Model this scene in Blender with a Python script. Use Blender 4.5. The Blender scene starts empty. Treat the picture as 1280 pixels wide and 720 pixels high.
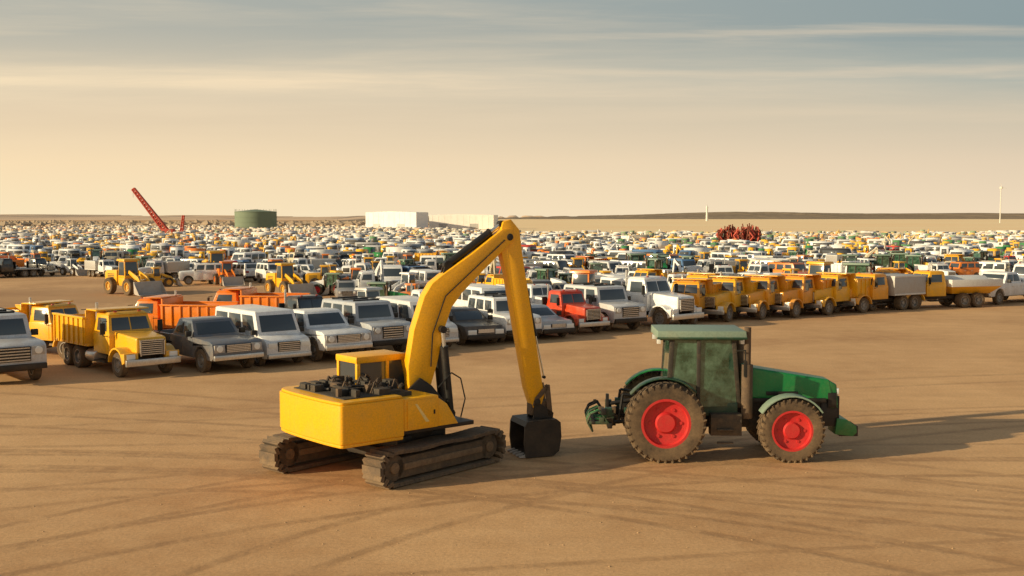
import bpy, bmesh, math, random
from mathutils import Vector, Matrix
import numpy as np
rad=math.radians
scene=bpy.context.scene
COL=scene.collection
scene.view_settings.view_transform='Standard'
scene.view_settings.look='None'
scene.view_settings.exposure=0

# ------------------------------------------------------------ materials
def nm(name):
    m=bpy.data.materials.new(name); m.use_nodes=True
    nt=m.node_tree; b=nt.nodes['Principled BSDF']
    return m,nt,b
def N(nt,t,**k):
    n=nt.nodes.new(t)
    for a,v in k.items(): setattr(n,a,v)
    return n
def L(nt,a,b): nt.links.new(a,b)
def mth(nt,op,a,b=None,clamp=False):
    n=N(nt,'ShaderNodeMath',operation=op); n.use_clamp=clamp
    for i,v in enumerate((a,b)):
        if v is None: continue
        if isinstance(v,(int,float)): n.inputs[i].default_value=v
        else: L(nt,v,n.inputs[i])
    return n.outputs[0]
def mixc(nt,f,a,b,bt='MIX'):
    n=N(nt,'ShaderNodeMix',data_type='RGBA',blend_type=bt)
    for s,v in ((0,f),(6,a),(7,b)):
        if isinstance(v,(int,float)): n.inputs[s].default_value=v
        elif isinstance(v,tuple): n.inputs[s].default_value=(*v,1) if len(v)==3 else v
        else: L(nt,v,n.inputs[s])
    return n.outputs[2]
DUST=(0.42,0.27,0.14)
def paint(name,base=None,rough=.38,metal=0,dust=.5,coat=.25,nscale=2.2,up=0.0):
    m,nt,b=nm(name)
    tc=N(nt,'ShaderNodeTexCoord')
    if base is None:
        oi=N(nt,'ShaderNodeObjectInfo'); c=oi.outputs['Color']
    else:
        c=base
    n1=N(nt,'ShaderNodeTexNoise'); n1.inputs['Scale'].default_value=nscale; n1.inputs['Detail'].default_value=6; n1.inputs['Roughness'].default_value=.72
    L(nt,tc.outputs['Object'],n1.inputs['Vector'])
    n2=N(nt,'ShaderNodeTexNoise'); n2.inputs['Scale'].default_value=nscale*9; n2.inputs['Detail'].default_value=3
    L(nt,tc.outputs['Object'],n2.inputs['Vector'])
    sx=N(nt,'ShaderNodeSeparateXYZ'); L(nt,tc.outputs['Object'],sx.inputs[0])
    low=N(nt,'ShaderNodeMapRange'); low.inputs['From Min'].default_value=0.2; low.inputs['From Max'].default_value=1.5
    low.inputs['To Min'].default_value=.6; low.inputs['To Max'].default_value=.0
    L(nt,sx.outputs[2],low.inputs['Value'])
    d=mth(nt,'SUBTRACT',n1.outputs['Fac'],.48); d=mth(nt,'MULTIPLY',d,1.9)
    d=mth(nt,'ADD',d,low.outputs[0]); 
    if up:
        ge=N(nt,'ShaderNodeNewGeometry'); sn=N(nt,'ShaderNodeSeparateXYZ'); L(nt,ge.outputs['Normal'],sn.inputs[0])
        d=mth(nt,'ADD',d,mth(nt,'MULTIPLY',mth(nt,'MAXIMUM',sn.outputs[2],0.0),up))
    d=mth(nt,'MULTIPLY',d,dust,True)
    col=mixc(nt,d,c,DUST)
    v=N(nt,'ShaderNodeMapRange'); v.inputs['From Min'].default_value=.3; v.inputs['From Max'].default_value=.7
    v.inputs['To Min'].default_value=.84; v.inputs['To Max'].default_value=1.05
    L(nt,n2.outputs['Fac'],v.inputs['Value'])
    col=mixc(nt,1.0,col,v.outputs[0],'MULTIPLY')
    L(nt,col,b.inputs['Base Color'])
    r=mth(nt,'MULTIPLY',d,.5); r=mth(nt,'ADD',r,rough,True)
    L(nt,r,b.inputs['Roughness'])
    b.inputs['Metallic'].default_value=metal
    b.inputs['Coat Weight'].default_value=coat
    b.inputs['Coat Roughness'].default_value=.15
    bp=N(nt,'ShaderNodeBump'); bp.inputs['Strength'].default_value=.12; bp.inputs['Distance'].default_value=.02
    L(nt,n2.outputs['Fac'],bp.inputs['Height']); L(nt,bp.outputs[0],b.inputs['Normal'])
    return m
M_paint=paint('vehicle_paint',rough=.3,dust=.55,coat=.4,up=.15)
m_glass,nt,b=nm('glass')
b.inputs['Base Color'].default_value=(.05,.062,.07,1); b.inputs['Roughness'].default_value=.08; b.inputs['Specular IOR Level'].default_value=1.0
M_rubber=paint('rubber',(.03,.026,.022),.85,0,.5,coat=0)
M_dark=paint('dark_metal',(.016,.015,.014),.5,.2,.16,coat=0)
M_chrome=paint('chrome',(.7,.7,.68),.25,.8,.3,coat=0)
m_lens,nt,b=nm('lens'); b.inputs['Base Color'].default_value=(.85,.85,.8,1); b.inputs['Roughness'].default_value=.1; b.inputs['Coat Weight'].default_value=1
M_rim=paint('rim_steel',(.32,.32,.31),.4,.5,.4,coat=0)
M_rimred=paint('rim_red',(.62,.006,.016),.5,0,.16,coat=0,nscale=5)
M_bed=paint('bed_steel',(.5,.48,.45),.5,.2,.5,coat=0)
M_rust=paint('rust',(.20,.045,.02),.8,0,.3,coat=0)
M_mud=paint('muddy_metal',(.12,.08,.05),.9,0,.7,coat=0,nscale=4)
M_white=paint('white_paint',(.75,.74,.7),.5,0,.3)
M_green=paint('dark_green_metal',(.012,.06,.03),.5,0,.4)
M_red=paint('red_lens',(.45,.02,.015),.25,0,.1)
M_engine=paint('engine_clutter',(.05,.042,.032),.75,.1,.45,coat=0,nscale=6)
M_tyred=paint('dusty_tyre',(.03,.023,.018),.92,0,.5,coat=0,nscale=3)
m_tglass,nt,b=nm('green_glass_reflections')
tc=N(nt,'ShaderNodeTexCoord'); nz=N(nt,'ShaderNodeTexNoise'); nz.inputs['Scale'].default_value=3; nz.inputs['Detail'].default_value=7; nz.inputs['Roughness'].default_value=.7
L(nt,tc.outputs['Object'],nz.inputs['Vector'])
cr=N(nt,'ShaderNodeValToRGB'); cr.color_ramp.elements[0].position=.38; cr.color_ramp.elements[0].color=(.015,.055,.03,1)
cr.color_ramp.elements[1].position=.75; cr.color_ramp.elements[1].color=(.13,.25,.17,1)  # green tint with pale reflections painted in as noise mottling
L(nt,nz.outputs['Fac'],cr.inputs[0]); L(nt,cr.outputs[0],b.inputs['Base Color']); b.inputs['Roughness'].default_value=.06; b.inputs['Specular IOR Level'].default_value=1.0; b.inputs['Coat Weight'].default_value=.6
M_decal=paint('faded_decal',(.95,.72,.25),.5,0,.3)
M_roofg=paint('dusty_green_roof',(.24,.33,.25),.55,0,.35,coat=0)
M_hero=paint('machine_paint',rough=.42,dust=.30,coat=.1,nscale=3.2)
M_track=paint('track_steel',(.075,.062,.05),.8,0,.55,coat=0,nscale=3,up=.25)
MATS=[M_paint,m_glass,M_rubber,M_dark,M_chrome,m_lens,M_rim,M_rimred,M_bed,M_rust,M_mud,M_white,M_green,M_red,M_engine,M_tyred,m_tglass,M_decal,M_roofg,M_hero,M_track]
PA,GL,RU,DK,CH,LE,RI,RR,BE,RS,MU,WH,GR,RD,EN,TY,TG,DC,RG,HP,TK=range(21)

# ------------------------------------------------------------ builder
class B:
    def __init__(s,mi=0): s.bm=bmesh.new(); s.mi=mi
    def poly(s,vs): 
        try: f=s.bm.faces.new(vs); f.material_index=s.mi; return f
        except ValueError: return None
    def hexa(s,p,M=None):
        v=[s.bm.verts.new((M@Vector(q)) if M else q) for q in p]
        for q in ((3,2,1,0),(4,5,6,7),(0,1,5,4),(1,2,6,5),(2,3,7,6),(3,0,4,7)): s.poly([v[i] for i in q])
        return s
    def box(s,x0,x1,y0,y1,z0,z1,M=None):
        return s.hexa([(x0,y0,z0),(x1,y0,z0),(x1,y1,z0),(x0,y1,z0),(x0,y0,z1),(x1,y0,z1),(x1,y1,z1),(x0,y1,z1)],M)
    def frus(s,b,t,z0,z1):
        return s.hexa([(b[0],-b[2],z0),(b[1],-b[2],z0),(b[1],b[2],z0),(b[0],b[2],z0),(t[0],-t[2],z1),(t[1],-t[2],z1),(t[1],t[2],z1),(t[0],t[2],z1)])
    def prism(s,prof,y0,y1,y0b=None):
        a=[s.bm.verts.new((x,y0,z)) for x,z in prof]; c=[s.bm.verts.new((x,y1,z)) for x,z in prof]
        n=len(prof); s.poly(a); s.poly(c[::-1])
        for i in range(n): j=(i+1)%n; s.poly([a[i],a[j],c[j],c[i]])
        return s
    def plan(s,pts,z0,z1):
        a=[s.bm.verts.new((x,y,z0)) for x,y in pts]; c=[s.bm.verts.new((x,y,z1)) for x,y in pts]
        n=len(pts); s.poly(a[::-1]); s.poly(c)
        for i in range(n): j=(i+1)%n; s.poly([a[i],a[j],c[j],c[i]])
        return s
    def cyl(s,p0,p1,r0,r1=None,n=14):
        p0=Vector(p0);p1=Vector(p1); r1=r0 if r1 is None else r1
        d=(p1-p0).normalized(); u=d.orthogonal().normalized(); w=d.cross(u)
        A=[];C=[]
        for i in range(n):
            t=2*math.pi*i/n; e=u*math.cos(t)+w*math.sin(t)
            A.append(s.bm.verts.new(p0+e*r0)); C.append(s.bm.verts.new(p1+e*r1))
        s.poly(A[::-1]); s.poly(C)
        for i in range(n): j=(i+1)%n; s.poly([A[i],A[j],C[j],C[i]])
        return s
    def tube(s,pts,r,n=8):
        for a,b in zip(pts[:-1],pts[1:]): s.cyl(a,b,r,r,n)
        return s
    def lathe(s,prof,n=28,c=(0,0,0),close=True):
        rings=[]
        for i in range(n):
            t=2*math.pi*i/n; rings.append([s.bm.verts.new((c[0]+r*math.cos(t),c[1]+y,c[2]+r*math.sin(t))) for r,y in prof])
        m=len(prof)
        for i in range(n):
            a=rings[i];b_=rings[(i+1)%n]
            for k in range(m if close else m-1):
                l=(k+1)%m; s.poly([a[k],a[l],b_[l],b_[k]])
        return s
    def panel(s,A,Bq,C,D,u0,u1,v0,v1,off=.012,th=.02):
        A,Bq,C,D=map(Vector,(A,Bq,C,D)); nrm=(Bq-A).cross(D-A).normalized()
        def P(u,v): return (A*(1-u)+Bq*u)*(1-v)+(D*(1-u)+C*u)*v
        q=[P(u0,v0),P(u1,v0),P(u1,v1),P(u0,v1)]
        return s.hexa([x-nrm*(th-off) for x in q]+[x+nrm*off for x in q])
    def done(s,name,bevel=0,ang=35,seg=2,smooth=True):
        bm=s.bm
        bmesh.ops.recalc_face_normals(bm,faces=bm.faces[:])
        if bevel>0:
            es=[e for e in bm.edges if len(e.link_faces)==2 and e.calc_face_angle(0)>rad(28)]
            try: bmesh.ops.bevel(bm,geom=es,offset=bevel,segments=seg,affect='EDGES',profile=.6,clamp_overlap=True,material=-1)
            except Exception: pass
        me=bpy.data.meshes.new(name); bm.to_mesh(me); bm.free()
        for m in MATS: me.materials.append(m)
        if smooth and len(me.polygons):
            me.polygons.foreach_set('use_smooth',[True]*len(me.polygons)); me.set_sharp_from_angle(angle=rad(ang))
        return me
def gh_faces(b,t,z0,z1):
    x0,x1,w=b; X0,X1,W=t
    return dict(front=((x1,-w,z0),(x1,w,z0),(X1,W,z1),(X1,-W,z1)),
        back=((x0,w,z0),(x0,-w,z0),(X0,-W,z1),(X0,W,z1)),
        right=((x0,-w,z0),(x1,-w,z0),(X1,-W,z1),(X0,-W,z1)),
        left=((x1,w,z0),(x0,w,z0),(X0,W,z1),(X1,W,z1)))
def P(n,me,loc=(0,0,0),rz=0,ch=None,label=None): return dict(n=n,me=me,loc=loc,rz=rz,ch=ch or [],label=label)
def inst(p,parent,color):
    o=bpy.data.objects.new(p['n'],p['me']); COL.objects.link(o)
    o.parent=parent; o.location=p['loc']; o.rotation_euler=(0,0,p['rz']); o.color=(*color,1)
    if p['label']: o['label']=p['label']
    for c in p['ch']: inst(c,o,color)
    return o
def place(spec,label,x,y,rot,color,group=None,z=0,sc=1,name=None):
    o=bpy.data.objects.new(name or spec['name'],spec.get('single')); COL.objects.link(o)
    o.location=(x,y,z); o.rotation_euler=(0,0,rad(rot)); o.scale=(sc,sc,sc); o.color=(*color,1)
    o['label']=label; o['category']=spec['category']
    if group: o['group']=group
    for p in spec.get('parts',[]): inst(p,o,color)
    return o
def merged(spec):
    bm=bmesh.new()
    def rec(p,M):
        M=M@Matrix.Translation(p['loc'])@Matrix.Rotation(p['rz'],4,'Z')
        if p['me']:
            t=p['me'].copy(); t.transform(M); bm.from_mesh(t); bpy.data.meshes.remove(t)
        for c in p['ch']: rec(c,M)
    for p in spec['parts']: rec(p,Matrix())
    me=bpy.data.meshes.new(spec['name']+'_whole'); bm.to_mesh(me); bm.free()
    for m in MATS: me.materials.append(m)
    if len(me.polygons):
        me.set_sharp_from_angle(angle=rad(35))
    return dict(name=spec['name'],category=spec['category'],single=me)
def heropaint(spec):
    def rec(p):
        if p['me']:
            for f in p['me'].polygons:
                if f.material_index==PA: f.material_index=HP
        for c in p['ch']: rec(c)
    for p in spec['parts']: rec(p)
    return spec

# ------------------------------------------------------------ wheels
def tyre_mesh(r,w,rimr,mi=RU,n=28,lugs=0,name='tyre'):
    b=B(mi); h=w/2
    b.lathe([(rimr,-h*.85),(r*.8,-h),(r*.94,-h*.95),(r,-h*.72),(r,h*.72),(r*.94,h*.95),(r*.8,h),(rimr,h*.85)],n)
    if lugs:
        for sgn in (-1,1):
            for k in range(lugs):
                th=2*math.pi*(k+(0 if sgn<0 else .5))/lugs
                M=Matrix.Rotation(th,4,'Y')@Matrix.Translation((r,sgn*w*.26,0))@Matrix.Rotation(sgn*rad(38),4,'X')
                b.box(-.05,.014,-w*.3,w*.3,-.018,.018,M)
                M=Matrix.Rotation(th,4,'Y')@Matrix.Translation((r*.96,sgn*w*.485,.08))
                b.box(-.05,.015,-.012,.012,-.016,.016,M)
    return b.done(name)
def rim_mesh(r,w,mi=RI,n=24,bolts=6,hub=.3,side=0):
    b=B(mi); h=w/2
    b.lathe([(r*1.02,-h*.86),(r*.92,-h*.86),(r*.88,-h*.45),(r*hub*1.5,-h*.35),(r*hub*1.2,-h*.7),(.001,-h*.7),(.001,h*.7),(r*hub*1.2,h*.7),(r*hub*1.5,h*.35),(r*.88,h*.45),(r*.92,h*.86),(r*1.02,h*.86)],n)
    b.mi=DK if mi!=RR else RR
    for k in range(bolts):
        t=2*math.pi*k/bolts
        for sy in(-1,1): b.cyl((r*.62*math.cos(t),sy*h*.36,r*.62*math.sin(t)),(r*.62*math.cos(t),sy*h*.5,r*.62*math.sin(t)),r*.07,n=7)
    return b.done('rim')
_wc={}
def wheel(r,w,x,y,rimr=None,mi=RU,rmi=RI,lugs=0,two=True):
    key=(r,w,rimr,mi,rmi,lugs)
    if key not in _wc:
        rr=rimr or r*.6
        _wc[key]=(tyre_mesh(r,w,rr,mi,44 if lugs else 26,lugs),rim_mesh(rr,w,rmi,36 if lugs else 22))
    t,m=_wc[key]
    return P('wheel',None,(x,y,r),0,[P('tyre',t),P('rim',m)])

# ------------------------------------------------------------ car / suv / pickup
def arc(cx,r,ra,zb,n=9):
    a0=math.asin((zb-r)/ra); return [(cx+ra*math.cos(t),r+ra*math.sin(t)) for t in [a0+(math.pi-2*a0)*i/n for i in range(n+1)]]
def car_spec(kind):
    c=dict(suv=dict(Lg=4.6,W=1.95,zb=.45,belt=1.36,hood=1.31,r=.42,ax=1.42,gb=(-2.18,.95,.93),gt=(-2.05,.72,.84),roof=2.1,xh=1.05,nose=.03),
       sedan=dict(Lg=4.6,W=1.8,zb=.3,belt=.95,hood=.85,r=.33,ax=1.38,gb=(-1.75,.95,.86),gt=(-1.0,.2,.66),roof=1.45,xh=.95,nose=.2),
       van=dict(Lg=5.0,W=1.98,zb=.35,belt=1.25,hood=1.14,r=.38,ax=1.6,gb=(-2.42,1.75,.96),gt=(-2.35,1.3,.88),roof=2.2,xh=1.75,nose=.1),
       pickup=dict(Lg=5.3,W=1.98,zb=.48,belt=1.22,hood=1.16,r=.42,ax=1.65,gb=(-.7,1.1,.92),gt=(-.45,.62,.78),roof=1.82,xh=1.15,nose=.05))[kind]
    Lg,W,zb,belt,hood,r,ax,xh=[c[k] for k in('Lg','W','zb','belt','hood','r','ax','xh')]
    h=Lg/2; w=W/2; parts=[]
    rb=belt
    prof=[(-h,zb+.12),(-h,rb-.08),(-h+.08,rb)]
    if kind=='pickup': prof=[(-h,zb+.12),(-h,.78),(-.8,.78),(-.8,belt)]
    if kind=='sedan': prof=[(-h,zb+.12),(-h,belt-.1),(-h+.2,belt)]
    prof+=[(xh,belt),(h-.25,hood),(h-.02-c['nose'],hood-.08),(h,hood-.3),(h,zb+.1),(h-.12,zb)]
    prof+=arc(ax,r,r+.09,zb)+arc(-ax,r,r+.09,zb)+[(-h+.1,zb)]
    b=B(PA).prism(prof,-w,w); parts.append(P('body',b.done(kind+'_body',.035)))
    u=B(DK).box(-h+.3,h-.3,-w+.3,w-.3,zb-.06,.76); 
    u.box(-ax-.05,-ax+.05,-w+.2,w-.2,r-.05,r+.05); u.box(ax-.05,ax+.05,-w+.2,w-.2,r-.05,r+.05)
    parts.append(P('chassis',u.done('chassis')))
    if kind=='pickup':
        q=B(PA)
        q.box(-h,-.83,w-.1,w,.782,1.2); q.box(-h,-.83,-w,-w+.1,.782,1.2)
        q.box(-h,-h+.07,-w+.11,w-.11,.782,1.18)
        parts.append(P('cargo_bed',q.done('bed',.015)))
    gb,gt=c['gb'],c['gt']; z0,z1=belt-.01,c['roof']
    g=B(PA).frus(gb,gt,z0,z1-.04); g.frus((gt[0]-.02,gt[1]+.02,gt[2]+.01),(gt[0]+.08,gt[1]-.1,gt[2]-.06),z1-.05,z1)
    if kind=='suv': 
        g.mi=DK
        for y in(-.6,.6): g.box(-1.8,.3,y-.02,y+.02,z1+.05,z1+.08)
        for x in(-1.6,-.7,.2): g.box(x-.02,x+.02,-.62,.62,z1-.01,z1+.06)
    parts.append(P('roof',g.done('roof',.03)))
    F=gh_faces(gb,gt,z0,z1-.04)
    parts.append(P('windshield',B(GL).panel(*F['front'],.08,.92,.14,.84).done('ws',.008)))
    parts.append(P('rear_window',B(GL).panel(*F['back'],.1,.9,.25,.88).done('rw',.008)))
    for s in('right','left'):
        q=B(GL)
        segs={'suv':[(.06,.3),(.36,.62),(.68,.92)],'van':[(.04,.32),(.36,.64),(.68,.93)],'sedan':[(.12,.5),(.54,.88)],'pickup':[(.08,.46),(.5,.9)]}[kind]
        if s=='left': segs=[(1-v,1-u_) for u_,v in segs]
        for u0,u1 in segs: q.panel(*F[s],u0,u1,.16,.84)
        parts.append(P('side_window',q.done('sw',.006)))
    drs={'suv':[(-1.0,-.02),(.02,.95)],'van':[(-1.0,.3),(.34,1.05)],'sedan':[(-.9,-.02),(.02,.9)],'pickup':[(-.62,.18),(.22,1.08)]}[kind]
    for s in(-1,1):
        for x0,x1 in drs:
            x0=max(x0,-ax+r+.12); x1=min(x1,ax-r-.12)
            q=B(PA).box(x0,x1,s*w-.01,s*w+.012,zb+.06,belt-.05)
            hd=B(CH).box(x0+.08,x0+.24,s*w+.013,s*w+.045,belt-.22,belt-.18)
            parts.append(P('door',q.done('door',.008),ch=[P('handle',hd.done('handle'))]))
    gz0,gz1=zb+.28,hood-.12; gw=w*.5 if kind!='sedan' else w*.45
    q=B(DK).box(h-.03,h+.025,-gw,gw,gz0,gz1)
    q.mi=CH
    for i in range(5): zz=gz0+(gz1-gz0)*(i+.5)/5; q.box(h+.02,h+.04,-gw+.03,gw-.03,zz-.018,zz+.018)
    parts.append(P('grille',q.done('grille')))
    for s in(-1,1):
        y0,y1=sorted((s*(gw+.04),s*(w-.06)))
        if kind in('suv','pickup'):
            yc=s*(gw+w-.02)/2; zc=gz1-.13
            q=B(BE).box(h-.04,h+.015,y0,y1,gz1-.27,gz1); q.mi=LE; q.cyl((h,yc,zc),(h+.05,yc,zc),.12,n=16)
        else: q=B(LE).box(h-.04,h+.03,y0,y1,gz1-.22,gz1-.02)
        parts.append(P('headlight',q.done('headlight',.01)))
        q=B(RD).box(-h-.02,-h+.03,y0,y1,rb-.35 if kind!='pickup' else .8,rb-.12); parts.append(P('tail_light',q.done('tail_light',.01)))
        y0,y1=sorted((s*(w-.02),s*(w+.2)))
        q=B(DK).box(gb[1]-.25,gb[1]-.12,y0,y1,belt+.02,belt+.22); parts.append(P('mirror',q.done('mirror',.02)))
    q=B(DK if kind in('sedan','suv') else CH).box(h-.05,h+.1,-w+.02,w-.02,zb+.02,zb+.2); parts.append(P('front_bumper',q.done('bumper',.03)))
    q=B(DK if kind in('suv','sedan') else CH).box(-h-.09,-h+.05,-w+.02,w-.02,zb+.02,zb+.2); parts.append(P('rear_bumper',q.done('bumper',.03)))
    for sx in(-1,1):
        for s in(-1,1): parts.append(wheel(r,.25,sx*ax,s*(w-.13)))
    return dict(name={'suv':'parked_suv','sedan':'parked_car','van':'parked_van','pickup':'pickup_truck'}[kind],category={'suv':'suv','sedan':'car','van':'van','pickup':'pickup truck'}[kind],parts=parts)

# ------------------------------------------------------------ conventional truck
def truck_spec(bed):
    parts=[]
    r=.48
    q=B(DK).box(-3.4,2.75,-.48,-.36,.58,.8).box(-3.4,2.75,.36,.48,.58,.8)
    for x in(-3.3,-2.3,-1.2,-.2,1.2,2.2): q.box(x-.06,x+.06,-.36,.36,.6,.76)
    for x in(-1.75,-2.85,2.05): q.box(x-.06,x+.06,-.8,.8,.42,.54)
    parts.append(P('chassis',q.done('truck_chassis')))
    q=B(PA).hexa([(1.15,-.76,.95),(2.85,-.62,.95),(2.85,.62,.95),(1.15,.76,.95),(1.15,-.74,1.68),(2.82,-.6,1.54),(2.82,.6,1.54),(1.15,.74,1.68)])
    parts.append(P('hood',q.done('hood',.08,seg=3)))
    for s in(-1,1):
        ro,ri=.68,.6; n=9
        o=[(2.05+ro*math.cos(t),r+ro*math.sin(t)) for t in [rad(5)+rad(170)*i/n for i in range(n+1)]]
        i_=[(2.05+ri*math.cos(t),r+ri*math.sin(t)) for t in [rad(5)+rad(170)*i/n for i in range(n+1)]][::-1]
        o=[(2.86,.62),(2.86,.98)]+[p for p in o if p[0]<2.6][0:]
        y0,y1=sorted((s*.56,s*1.14))
        parts.append(P('fender',B(PA).prism(o+i_,y0,y1).done('fender',.03)))
        y0,y1=sorted((s*.7,s*1.04))
        parts.append(P('headlight',B(LE).box(2.8,2.9,y0,y1,.74,.94).done('hl',.02)))
    q=B(DK).box(2.84,2.89,-.46,.46,.85,1.42); q.mi=CH
    for i in range(7): z=.9+i*.078; q.box(2.885,2.905,-.44,.44,z-.016,z+.016)
    q.box(2.83,2.92,-.5,-.46,.84,1.46).box(2.83,2.92,.46,.5,.84,1.46).box(2.83,2.92,-.5,.5,1.42,1.46)
    parts.append(P('grille',q.done('grille')))
    parts.append(P('front_bumper',B(CH).box(2.9,3.02,-1.12,1.12,.48,.74).done('bumper',.03)))
    q=B(PA).box(-.35,1.15,-.95,.95,.78,1.62); 
    gb=(-.33,1.1,.93);gt=(-.27,.82,.82)
    q.frus(gb,gt,1.6,2.32); q.frus((-.3,.88,.85),(-.18,.7,.72),2.31,2.42)
    cab=P('cab',q.done('cab',.045))
    F=gh_faces(gb,gt,1.6,2.32)
    cab['ch'].append(P('windshield',B(GL).panel(*F['front'],.07,.485,.16,.84).panel(*F['front'],.515,.93,.16,.84).done('w',.008)))
    cab['ch'].append(P('rear_window',B(GL).panel(*F['back'],.2,.8,.25,.85).done('w',.008)))
    cab['ch'].append(P('side_window',B(GL).panel(*F['right'],.2,.86,.12,.82).done('w',.008)))
    cab['ch'].append(P('side_window',B(GL).panel(*F['left'],.14,.8,.12,.82).done('w',.008)))
    for s in(-1,1):
        y0,y1=sorted((s*.94,s*.965))
        cab['ch'].append(P('door',B(PA).box(-.1,.98,y0,y1,.86,1.56).done('d',.008)))
        q=B(DK).tube([(1.0,s*.96,1.5),(1.12,s*1.2,1.55),(1.12,s*1.2,2.1),(1.0,s*.95,2.1)],.015,6); y0,y1=sorted((s*1.1,s*1.3)); q.box(1.1,1.15,y0,y1,1.6,2.05)
        cab['ch'].append(P('mirror',q.done('m')))
        cab['ch'].append(P('marker_light',B(RD).box(.72,.78,s*.5-.06,s*.5+.06,2.42,2.47).done('ml')))
        parts.append(P('step',B(DK).box(-.1,.9,min(s*.7,s*1.05),max(s*.7,s*1.05),.45,.52).done('step')))
    parts.append(cab)
    parts.append(P('fuel_tank',B(CH).cyl((-.9,-.82,.62),(-.02,-.82,.62),.26,n=16).done('tank',.02)))
    parts.append(P('exhaust_pipe',B(CH).cyl((-.48,-.72,.7),(-.48,-.72,2.75),.06,n=10).done('ex')))
    for s in(-1,1): parts.append(wheel(r,.28,2.05,s*.93))
    for x in(-1.75,-2.85):
        for s in(-1,1): parts.append(wheel(r,.5,x,s*.82))
    if bed=='dump':
        q=B(PA)
        for s in(-1,1):
            y0,y1=sorted((s*1.12,s*1.19))
            q.box(-3.7,-.62,y0,y1,1.1,2.1)
            for i in range(7): x=-3.66+i*.48; y0,y1=sorted((s*1.19,s*1.25)); q.box(x,x+.09,y0,y1,1.02,2.12)
            y0,y1=sorted((s*1.1,s*1.27)); q.box(-3.72,-.6,y0,y1,2.1,2.18)
        q.box(-3.7,-.62,-1.12,1.12,.98,1.1); q.box(-.7,-.62,-1.12,1.12,1.1,2.45); q.box(-3.76,-3.69,-1.12,1.12,1.1,2.05)
        q.box(-.62,.35,-1.1,1.1,2.46,2.52)
        parts.append(P('dump_body',q.done('dump',.012)))
    elif bed=='box':
        q=B(BE).box(-3.7,-.62,-1.2,1.2,.98,2.25); q.mi=WH
        for s in(-1,1): y0,y1=sorted((s*1.195,s*1.22)); q.box(-3.7,-.62,y0,y1,1.0,1.1); q.box(-3.7,-.62,y0,y1,2.15,2.25)
        parts.append(P('cargo_box',q.done('cbox',.02)))
    elif bed=='hopper':
        q=B(PA).hexa([(-4.0,-.7,.9),(-1.0,-.7,.9),(-1.0,.7,.9),(-4.0,.7,.9),(-4.6,-1.15,1.4),(-.6,-1.15,1.4),(-.6,1.15,1.4),(-4.6,1.15,1.4)])
        q.mi=WH; q.box(-4.6,-.6,-1.2,-1.13,1.38,1.85).box(-4.6,-.6,1.13,1.2,1.38,1.85).box(-4.6,-4.53,-1.13,1.13,1.38,1.85).box(-.67,-.6,-1.13,1.13,1.38,1.85)
        q.hexa([(-4.4,-1.0,1.4),(-.8,-1.0,1.4),(-.8,1.0,1.4),(-4.4,1.0,1.4),(-3.8,-.4,2.05),(-1.3,-.4,2.05),(-1.3,.4,2.05),(-3.8,.4,2.05)])
        parts.append(P('hopper_body',q.done('hop',.012)))
    else:
        q=B(BE).box(-3.7,-.5,-1.15,1.15,.95,1.08); q.mi=DK; q.box(-.6,-.52,-1.1,1.1,1.08,2.0)
        parts.append(P('flat_bed',q.done('flat',.012)))
    nmz={'dump':'dump_truck','box':'box_truck','hopper':'hopper_truck','flat':'flatbed_truck'}[bed]
    return dict(name=nmz,category='truck',parts=parts)

# ------------------------------------------------------------ wheel loader
def loader_spec():
    parts=[];r=.68
    q=B(PA).prism([(-2.6,.85),(-2.6,1.75),(-2.3,1.95),(-.8,2.0),(-.8,.75),(-2.2,.7)],-.75,.75)
    q.mi=DK; q.box(-2.64,-2.58,-.55,.55,1.0,1.65)
    for i in range(5): q.box(-2.2,-1.2,-.765,-.745,1.1+i*.13,1.16+i*.13).box(-2.2,-1.2,.745,.765,1.1+i*.13,1.16+i*.13)
    parts.append(P('engine_cover',q.done('eng',.04)))
    q=B(PA).box(-.8,.2,-.65,.65,.7,1.35).box(.2,1.7,-.45,.45,.65,1.2)
    parts.append(P('frame',q.done('lf',.03)))
    q=B(PA).frus((-.78,.3,.66),(-.7,.15,.6),1.35,2.75); q.frus((-.85,.35,.75),(-.8,.3,.7),2.75,2.92)
    F=gh_faces((-.78,.3,.66),(-.7,.15,.6),1.35,2.75)
    cab=P('cab',q.done('cab',.03)); g=B(GL)
    for k in F: g.panel(*F[k],.08,.92,.15,.94)
    cab['ch'].append(P('window',g.done('g',.006))); parts.append(cab)
    for s in(-1,1):
        q=B(PA).prism([(.5,1.75),(.6,2.0),(1.9,1.5),(2.7,.6),(2.6,.4),(1.7,1.15)],s*.42-.06,s*.42+.06)
        q.mi=CH; q.cyl((.7,s*.3,1.1),(1.8,s*.3,1.25),.06)
        parts.append(P('lift_arm',q.done('arm',.015)))
        for x in(-1.5,1.35): parts.append(wheel(r,.5,x,s*.95,.36,TY,PA))
    q=B(BE).prism([(2.55,1.15),(2.6,.3),(2.75,.12),(3.5,.05),(3.5,.1),(2.85,.2),(2.72,.4),(2.68,1.15)],-1.25,1.25)
    for s in(-1,1): q.prism([(2.6,1.12),(2.62,.25),(2.8,.12),(3.4,.08)],s*1.25-.02,s*1.25+.02)
    parts.append(P('bucket',q.done('bk')))
    return dict(name='wheel_loader',category='loader',parts=parts)

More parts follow.
